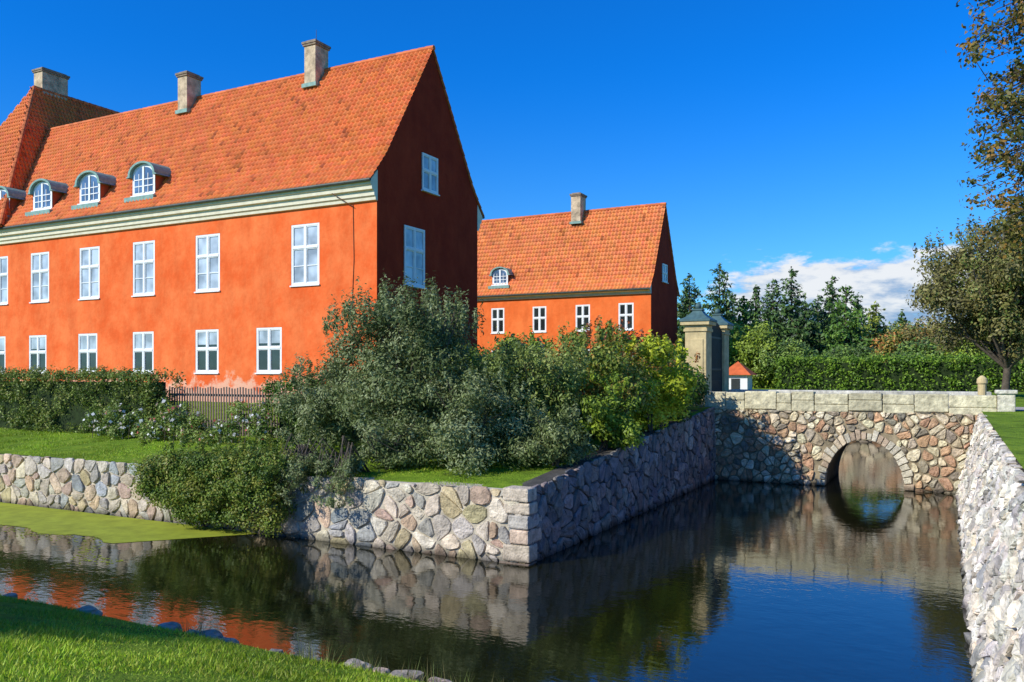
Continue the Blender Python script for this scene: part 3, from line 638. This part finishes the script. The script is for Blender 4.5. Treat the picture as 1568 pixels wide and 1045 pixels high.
leaves('foliage',cl,66000,.075,[(.04,.075,.01),(.085,.135,.016),(.13,.185,.022),(.18,.18,.03)],E,71,shell=.35)
mb=MB()
for i in range(40):
    c=cl[i]; mb.tube([((c[0]-16.5)/2,15.9,1.4),((c[0]-16.5)/2,15.5,1.7),c[:3]],[.04,.03,.01],5)
mb.obj('stems',M_bark,E)
E=empty('trailing_silver_shrub'); rs=np.random.RandomState(74); cl=[]; mb=MB()
for _ in range(46):
    x=rs.uniform(-14.3,-12.4); tip=(x+rs.uniform(-.5,.6),rs.uniform(14.7,15.3),rs.uniform(.95,1.9)); mid=((x-.3+tip[0])/2,15.7,rs.uniform(2.0,2.5))
    mb.tube([(x,16.4,1.5),mid,tip],[.02,.014,.004],4)
    for g in (.3,.5,.7,.85,1):
        p_=[(1-g)**2*a+2*g*(1-g)*b_+g*g*c for a,b_,c in zip((x,16.4,1.5),mid,tip)]; cl.append([*p_,.13,.13,.13,rs.rand()])
mb.obj('stems',M_bark,E); leaves('foliage',cl,9000,.1,GREY,E,75,asp=.3)
def hedge(name,x0,x1,y0,y1,zt,dens,size,pal,seed,r=.1):
    E=empty(name); rs=np.random.RandomState(seed); zb=gz((x0+x1)/2,y0)-.1
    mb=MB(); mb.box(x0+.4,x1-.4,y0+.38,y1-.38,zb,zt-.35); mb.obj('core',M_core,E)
    cl=[]
    def put(n,fn):
        for _ in range(int(n)): q=fn(); rr=rs.uniform(.6,1.5)*r; cl.append([*q,rr*1.3,rr,rr*1.3,rs.rand()])
    wob=lambda x:.07*math.sin(x*1.3)+.05*math.sin(x*3.1+1)
    put((x1-x0)*(zt-zb)*12,lambda:(lambda x,z:(x,y0+.14+wob(x+z*2)*.8+rs.uniform(0,.12),z))(rs.uniform(x0,x1),rs.uniform(zb,zt)))
    put((x1-x0)*(y1-y0)*11,lambda:(lambda x:(x,rs.uniform(y0,y1),zt-.12+wob(x)))(rs.uniform(x0,x1)))
    put((y1-y0)*(zt-zb)*14,lambda:(x1-.12,rs.uniform(y0,y1),rs.uniform(zb,zt))); put((y1-y0)*(zt-zb)*5,lambda:(x0+.12,rs.uniform(y0,y1),rs.uniform(zb,zt)))
    area=(x1-x0)*(zt-zb+y1-y0)+2*(y1-y0)*(zt-zb)
    leaves('foliage',cl,int(area*dens),size,pal,E,seed+1,shell=.5,var=.3)
HG=[(.05,.08,.012),(.095,.14,.02),(.14,.19,.03),(.18,.19,.05)]
hedge('clipped_hedge',-46,-24.0,19.2,20.7,4.02,480,.1,HG,80,.19)
hedge('clipped_hedge.001',-19.2,-16.0,19.6,21.2,3.65,480,.1,[(.035,.065,.01),(.07,.125,.016),(.11,.18,.025)],81,.19)
hedge('garden_hedge',-11,14,62,64,5.05,110,.2,[(.045,.09,.01),(.1,.18,.018),(.15,.24,.022)],82,.25)
E=empty('picket_fence'); mb=MB(); x=-24.2
while x<-18.8:
    mb.box(x-.022,x+.022,20.3,20.33,1.9,3.5+.03*math.sin(x*9)); x+=.125
mb.box(-24.3,-18.7,20.34,20.39,2.3,2.38); mb.box(-24.3,-18.7,20.34,20.39,3.2,3.28)
mb.obj('pickets',M_fence,E)
E=empty('rose_bushes'); rs=np.random.RandomState(85); cl=[]
for _ in range(110):
    x=rs.uniform(-26.5,-18.2); h=.95+.3*math.sin(x*1.9)+.2*math.sin(x*4.1); q=rs.uniform(.12,h); r=rs.uniform(.16,.3); cl.append([x,18.95+rs.uniform(-.4,.4),1.76+q,r,r,r,rs.rand()])
leaves('foliage',cl,17000,.09,[(.05,.085,.015),(.1,.155,.025),(.155,.21,.04),(.2,.25,.06)],E,86)
leaves('rose_blooms',cl,750,.12,[(.5,.47,.42),(.52,.5,.47),(.4,.09,.08)],E,87,asp=.9,shell=.2)
mb=MB()
for i in range(40): c=cl[i]; mb.tube([(c[0],c[1],1.6),(c[0]+.1,c[1],c[2])],[.012,.008],4)
mb.obj('stems',M_bark,E)
def conifer(name,x,y,zt,rad,n,seed,pal=CON,zg=2.7):
    rs=np.random.RandomState(seed); E=empty(name); h=zt-zg; cl=[]; mb=MB(); rad*=1.2
    mb.tube([(x,y,zg-.1),(x,y,zg+h*.5),(x,y,zt-.1)],[.22,.13,.02],7); nl=int(h/.36)
    for i in range(nl):
        f=i/nl; z=zg+.4+(h-.5)*f; r=rad*(1-f)**.64*rs.uniform(.75,1.15)+.1; nb=max(3,int(9*(1-f)+3))
        for k in range(nb):
            a=rs.uniform(0,2*math.pi); rr=r*rs.uniform(.7,1.12)
            mb.tube([(x,y,z),(x+rr*math.cos(a),y+rr*math.sin(a),z-.1*rr)],[.04,.01],3)
            for g in (.35,.7,1.0):
                s=.42*rad*(1-f*.7)*(1.15-g*.5)*.8; cl.append([x+rr*g*math.cos(a),y+rr*g*math.sin(a),z-.14*rr*g,s*.9,s*.9,s*.6,np.clip(g*.6+rs.normal(0,.2),0,1)])
    cl.append([x,y,zt-.3,.14,.14,.5,.5])
    mb.obj('trunk_and_branches',M_bark,E); leaves('needles',cl,n,.42,pal,E,seed+1,asp=.45,up=.15,mt=M_leaf_far,gain=1.7)
CG=[(.03,.07,.01),(.065,.13,.018),(.11,.19,.03)]; CY=[(.04,.07,.01),(.11,.14,.02),(.18,.2,.03)]
CL=[(-23.3,83.7,14.3,2.8,CON),(-19.9,82.2,15.0,3.1,CON),(-18.3,91.7,13.6,2.5,CON),(-16.3,90.7,14.1,2.6,CON),(-13.9,87.5,14.7,2.8,CON),(-12.6,96.8,12.8,2.7,CON),(-10.5,91.4,14.2,3.0,CON),(-8.6,85.7,12.6,3.3,CG),(-6.3,91.3,11.2,2.5,CY),(-21.5,95,13.2,2.9,CON),(-4.2,97,10.6,2.5,CON),(-15.2,99,12.6,2.9,CON),(-18.0,84.5,11.8,2.9,CG),(-12.2,84.5,11.0,2.7,CON),(-25.5,90,13.6,2.9,CON),(-8.6,98,12.8,2.8,CON),(-2.5,92,9.2,2.4,CG),(-11.8,100,12.4,2.9,CON)]
for i,(x,y,zt,r,p) in enumerate(CL):
    conifer('spruce_tree' if i==0 else 'spruce_tree.%03d'%i,x,y,zt,r,8500,100+i*3,p)
def dtree(name,x,y,zt,rad,pal,seed,n=8000,size=.26,**k): return tree(name,x,y,zt-2.7,rad,pal,n,size,seed,zg=2.7,mt=M_leaf_far,**k)
dtree('broadleaf_tree',-15.8,71,9.0,2.8,YG,140,rz=3.2); dtree('broadleaf_tree.001',-13.4,69.7,8.0,2.6,YG,143,rz=2.9,gain=1.2)
dtree('broadleaf_tree.002',-11.2,68.4,6.8,2.6,GREEN,146,rz=2.1); dtree('broadleaf_tree.003',-3.6,84,8.6,3.4,AUT,149,rz=2.9,n=10000)
dtree('broadleaf_tree.004',-.6,80,9.2,3.4,OLIV,152,rz=3.1,n=10000); dtree('broadleaf_tree.005',-7.5,78,6.6,3.2,GREEN,155,rz=2.2)
dtree('broadleaf_tree.006',-18.5,66,6.6,1.8,GREEN,158,rz=2.2); dtree('broadleaf_tree.007',5,78,11.5,4.2,OLIV,161,rz=4.2,n=13000); dtree('broadleaf_tree.008',-2,72,6.6,2.6,GREEN,164,rz=2.1)
dtree('broadleaf_tree.009',-17.5,60,5.6,1.2,GREEN,167,rz=1.5,n=5000); dtree('broadleaf_tree.010',1.5,76,8.5,3.6,YG,168,rz=2.9,n=10000,gain=1.2)
E=empty('distant_treeline'); rs=np.random.RandomState(170); cl=[]
for _ in range(420):
    a=rs.uniform(-75,75); r=rs.uniform(115,135); hh=6+3*math.sin(a*.21)+2*math.sin(a*.57); q=rs.uniform(2.8,2.8+hh); s=rs.uniform(1.2,2.4); cl.append([r*math.sin(R(a-10)),r*math.cos(R(a-10)),q,s,s,s,rs.rand()])
leaves('foliage',cl,30000,.7,[(.015,.03,.01),(.03,.055,.015),(.05,.08,.02)],E,171,mt=M_leaf_far)
tree('autumn_lime_tree',2.5,47.3,9.2,4.7,[(.07,.065,.025),(.13,.12,.04),(.19,.165,.05),(.12,.16,.035)],52000,.18,180,ncl=210,crf=.17,tr=.2,rz=3.9,lean=(-.2,.3),nl=130,p=.42,zg=2.74,shoots=60)
tree('autumn_lime_tree.001',6.2,50,9.8,4.6,[(.07,.065,.025),(.13,.12,.04),(.19,.165,.05)],24000,.2,183,ncl=100,crf=.2,tr=.2,rz=3.9,nl=60,zg=2.74)
E=empty('overhanging_elm_tree'); rs=np.random.RandomState(190); cl=[]; mb=MB()
trunk=[(5.2,17,2.4),(5.0,17,5),(4.6,16.8,8),(4.2,16.6,11),(3.8,16.5,14)]; mb.tube(trunk,[.32,.28,.22,.16,.08],10)
for i in range(150):
    z=rs.uniform(6.2,14); low=max(0,(7.2-z)); yy=16+rs.uniform(-1.7,2.0)
    reach=rs.rand()**.6; tx_=.4+.022*(yy-14)+(.33*(1-reach)*4)+.15*math.sin(z*2.3)*.9+low*.12
    tip=np.array([max(tx_,.3),yy,z-rs.uniform(0,.45)])
    s=np.array([4.6-.1*(z-8),16.8,z+rs.uniform(.2,1.0)]); mid=(s+tip)/2+np.array([0,0,.45])
    mb.tube([s,mid,tip],[.04,.022,.006],5)
    for g in np.linspace(.2,1,13):
        p_=(1-g)**2*s+2*g*(1-g)*mid+g*g*tip
        if rs.rand()<.22: continue
        d=rs.uniform(.12,.27); e=p_+rs.normal(0,.15,3); e[0]=max(e[0],.3); cl.append([*e,d*1.3,d*1.3,d*.9,rs.rand()]); mb.tube([p_,e],[.01,.004],3)
mb.obj('trunk_and_branches',M_bark,E)
leaves('foliage',cl,66000,.08,[(.035,.045,.01),(.07,.08,.015),(.12,.11,.02),(.24,.13,.03)],E,191,asp=.65,shell=.6,gain=1.45)
tree('bank_oak_tree',-21.1,-6.6,9.8,4.4,GREEN,30000,.26,200,ncl=120,crf=.27,tr=.25,rz=2.0,nl=40,zg=2.3)
# ------------------------------------------------------------------ grass blades, rocks
def blades(name,n,xr,yr,hgt,seed,pal,keep=None):
    rs=np.random.RandomState(seed); x=rs.uniform(*xr,n); y=rs.uniform(*yr,n)
    if keep: k=keep(x,y); x=x[k]; y=y[k]
    n=len(x); z=np.array([gz(a,b_) for a,b_ in zip(x,y)])-.02; a=rs.uniform(0,2*np.pi,n); h=hgt*rs.uniform(.4,1.3,n)*(1+.5*np.sin(x*2.1)*np.sin(y*2.7)); w=.011*rs.uniform(.7,1.4,n)*(hgt/.08)**.5
    b0=np.stack([x-w*np.cos(a),y-w*np.sin(a),z],1); b1=np.stack([x+w*np.cos(a),y+w*np.sin(a),z],1); tp=np.stack([x+rs.normal(0,.5,n)*h,y+rs.normal(0,.5,n)*h,z+h],1)
    V=np.stack([b0,b1,tp],1).reshape(-1,3); pal=np.array(pal); c=pal[rs.randint(0,len(pal),n)]*rs.uniform(.7,1.3,n)[:,None]*(1+.25*np.sin(x*1.3+y)[:,None])
    return np_mesh(name,V,np.arange(3*n).reshape(-1,3),M_leaf,None,col=np.repeat(c,3,0))
GP=[(.2,.36,.015),(.3,.46,.022),(.37,.5,.035),(.38,.42,.05)]
blades('bank_grass',120000,(-17,-3.5),(3.2,8.8),.06,300,GP,keep=lambda x,y:(-.4634*x+.886*y>5.5))
blades('island_lawn_grass',60000,(-34,-9),(15.55,20),.06,301,GP)
rs=np.random.RandomState(310)
E=empty('reed_tufts'); Vt=[]; Ct=[]
for q in [(-5.9,8.75),(-5.3,8.7),(-6.7,8.7),(-4.6,8.7),(-7.6,8.75),(-9.9,8.8)]:
    for _ in range(60):
        x=q[0]+rs.normal(0,.16); y=q[1]+rs.normal(0,.06); h=rs.uniform(.1,.36); a=rs.uniform(0,6.28); w=.007
        Vt+=[(x-w*math.cos(a),y-w*math.sin(a),0),(x+w*math.cos(a),y+w*math.sin(a),0),(x+rs.normal(0,.1),y+rs.normal(0,.1),.05+h)]; c=(.3,.26,.1) if rs.rand()<.5 else (.16,.22,.05); Ct+=[c]*3
np_mesh('blades',Vt,np.arange(len(Vt)).reshape(-1,3),M_leaf,E,col=np.array(Ct))
import bmesh
E=empty('bank_rocks')
for k,(x,s) in enumerate([(-14.6,.12),(-12.5,.17),(-10.6,.14),(-10.1,.1),(-9.7,.16),(-9.35,.11),(-8.4,.08),(-7.0,.15),(-6.6,.1),(-6.2,.17),(-5.7,.12),(-5.2,.14),(-4.6,.12)]):
    bm=bmesh.new(); bmesh.ops.create_icosphere(bm,subdivisions=3,radius=1); ph=rs.uniform(0,9,3)
    for v in bm.verts:
        c=v.co; f_=1+.22*math.sin(c.x*3+ph[0])*math.cos(c.y*2.6+ph[1])+.14*math.sin(c.z*5+ph[2]+c.x*2); v.co=Vector((min(max(c.x*f_,-.85),.9)*s*1.5+x,c.y*f_*s+8.84+ph[0]*.008,min(c.z*f_,.62)*s*.8+.05))
    me=bpy.data.meshes.new('rock'); bm.to_mesh(me); bm.free()
    cc=rs.choice([0,1,2]); col=np.ones((len(me.vertices),4),dtype=np.float32); col[:,:3]=[(.34,.28,.2),(.28,.24,.19),(.38,.29,.21)][cc]
    at=me.attributes.new('col','FLOAT_COLOR','POINT'); at.data.foreach_set('color',col.ravel()); me.materials.append(M_block); link(bpy.data.objects.new('rock_%d'%k,me),E)

# ------------------------------------------------------------------ light, sky, camera
EL=33
S=Vector((-.544*math.cos(R(EL)),-.837*math.cos(R(EL)),math.sin(R(EL))))
sl=bpy.data.lights.new('sun','SUN'); sl.energy=5.0; sl.angle=R(.5); sl.color=(1,.95,.84)
so=link(bpy.data.objects.new('sun',sl)); so.rotation_euler=S.to_track_quat('Z','Y').to_euler()
w=bpy.data.worlds.new('World'); scene.world=w; w.use_nodes=True; t=w.node_tree; N=t.nodes.new; L=t.links.new
bg=t.nodes['Background']; out=t.nodes['World Output']
def mth(op,a,b=None,c=None):
    n=N('ShaderNodeMath'); n.operation=op
    for i,v in enumerate((a,b,c)):
        if v is None: continue
        if isinstance(v,(int,float)): n.inputs[i].default_value=v
        else: L(v,n.inputs[i])
    return n.outputs[0]
def mrg(v,a,b,c=0,d=1):
    n=N('ShaderNodeMapRange'); n.interpolation_type='SMOOTHSTEP'; L(v,n.inputs[0])
    for i,q in enumerate((a,b,c,d)): n.inputs[i+1].default_value=q
    return n.outputs[0]
tc=N('ShaderNodeTexCoord'); sp=N('ShaderNodeSeparateXYZ'); L(tc.outputs['Generated'],sp.inputs[0]); el=sp.outputs[2]
sky=N('ShaderNodeTexSky'); sky.sky_type='NISHITA'; sky.sun_disc=False; sky.sun_elevation=R(EL); sky.sun_rotation=math.atan2(S.x,S.y)%(2*math.pi)
sky.air_density=1.0; sky.dust_density=.2; sky.ozone_density=4
tint=N('ShaderNodeMix'); tint.data_type='RGBA'; L(mrg(el,.0,.36),tint.inputs[0]); tint.inputs[6].default_value=(.4,.86,1.2,1); tint.inputs[7].default_value=(.03,.68,1.5,1)
mul=N('ShaderNodeMix'); mul.data_type='RGBA'; mul.blend_type='MULTIPLY'; mul.inputs[0].default_value=1; L(sky.outputs[0],mul.inputs[6]); L(tint.outputs[2],mul.inputs[7])
L(mul.outputs[2],bg.inputs[0]); bg.inputs[1].default_value=.135
az=mth('ARCTAN2',sp.outputs[0],sp.outputs[1])
cb=N('ShaderNodeCombineXYZ'); L(mth('MULTIPLY',az,9.0),cb.inputs[0]); L(mth('MULTIPLY',el,24.0),cb.inputs[1])
cn=N('ShaderNodeTexNoise'); cn.inputs['Scale'].default_value=1.5; cn.inputs['Detail'].default_value=10; cn.inputs['Roughness'].default_value=.6; L(cb.outputs[0],cn.inputs['Vector'])
mask=mth('MULTIPLY',mth('MULTIPLY',mrg(az,-.4,-.14),mrg(az,.3,.1)),mth('MULTIPLY',mrg(el,.0,.04),mrg(el,.175,.1)))
dens=mrg(mth('ADD',cn.outputs['Fac'],mth('MULTIPLY_ADD',mask,.5,-.3)),.46,.62)
bg2=N('ShaderNodeBackground'); bg2.inputs[1].default_value=.9
# self-shaded underside of the cloud bank
cc=N('ShaderNodeMix'); cc.data_type='RGBA'; L(mrg(mth('ADD',cn.outputs['Fac'],mth('MULTIPLY',el,1.6)),.5,.72),cc.inputs[0]); cc.inputs[6].default_value=(.28,.44,.7,1); cc.inputs[7].default_value=(1,1,1,1); L(cc.outputs[2],bg2.inputs[0])
mx=N('ShaderNodeMixShader'); L(mth('MULTIPLY',dens,.92),mx.inputs[0]); L(bg.outputs[0],mx.inputs[1]); L(bg2.outputs[0],mx.inputs[2]); L(mx.outputs[0],out.inputs[0])
cam=bpy.data.cameras.new('camera'); co=link(bpy.data.objects.new('camera',cam)); co.location=(0,0,4); co.rotation_euler=(R(90),0,R(27.61))
cam.lens=29.23; cam.sensor_width=36; cam.shift_y=.031; cam.clip_end=2000; cam.clip_start=.05
scene.camera=co
scene.view_settings.view_transform='Standard'; scene.view_settings.look='None'; scene.view_settings.exposure=0; scene.view_settings.gamma=1
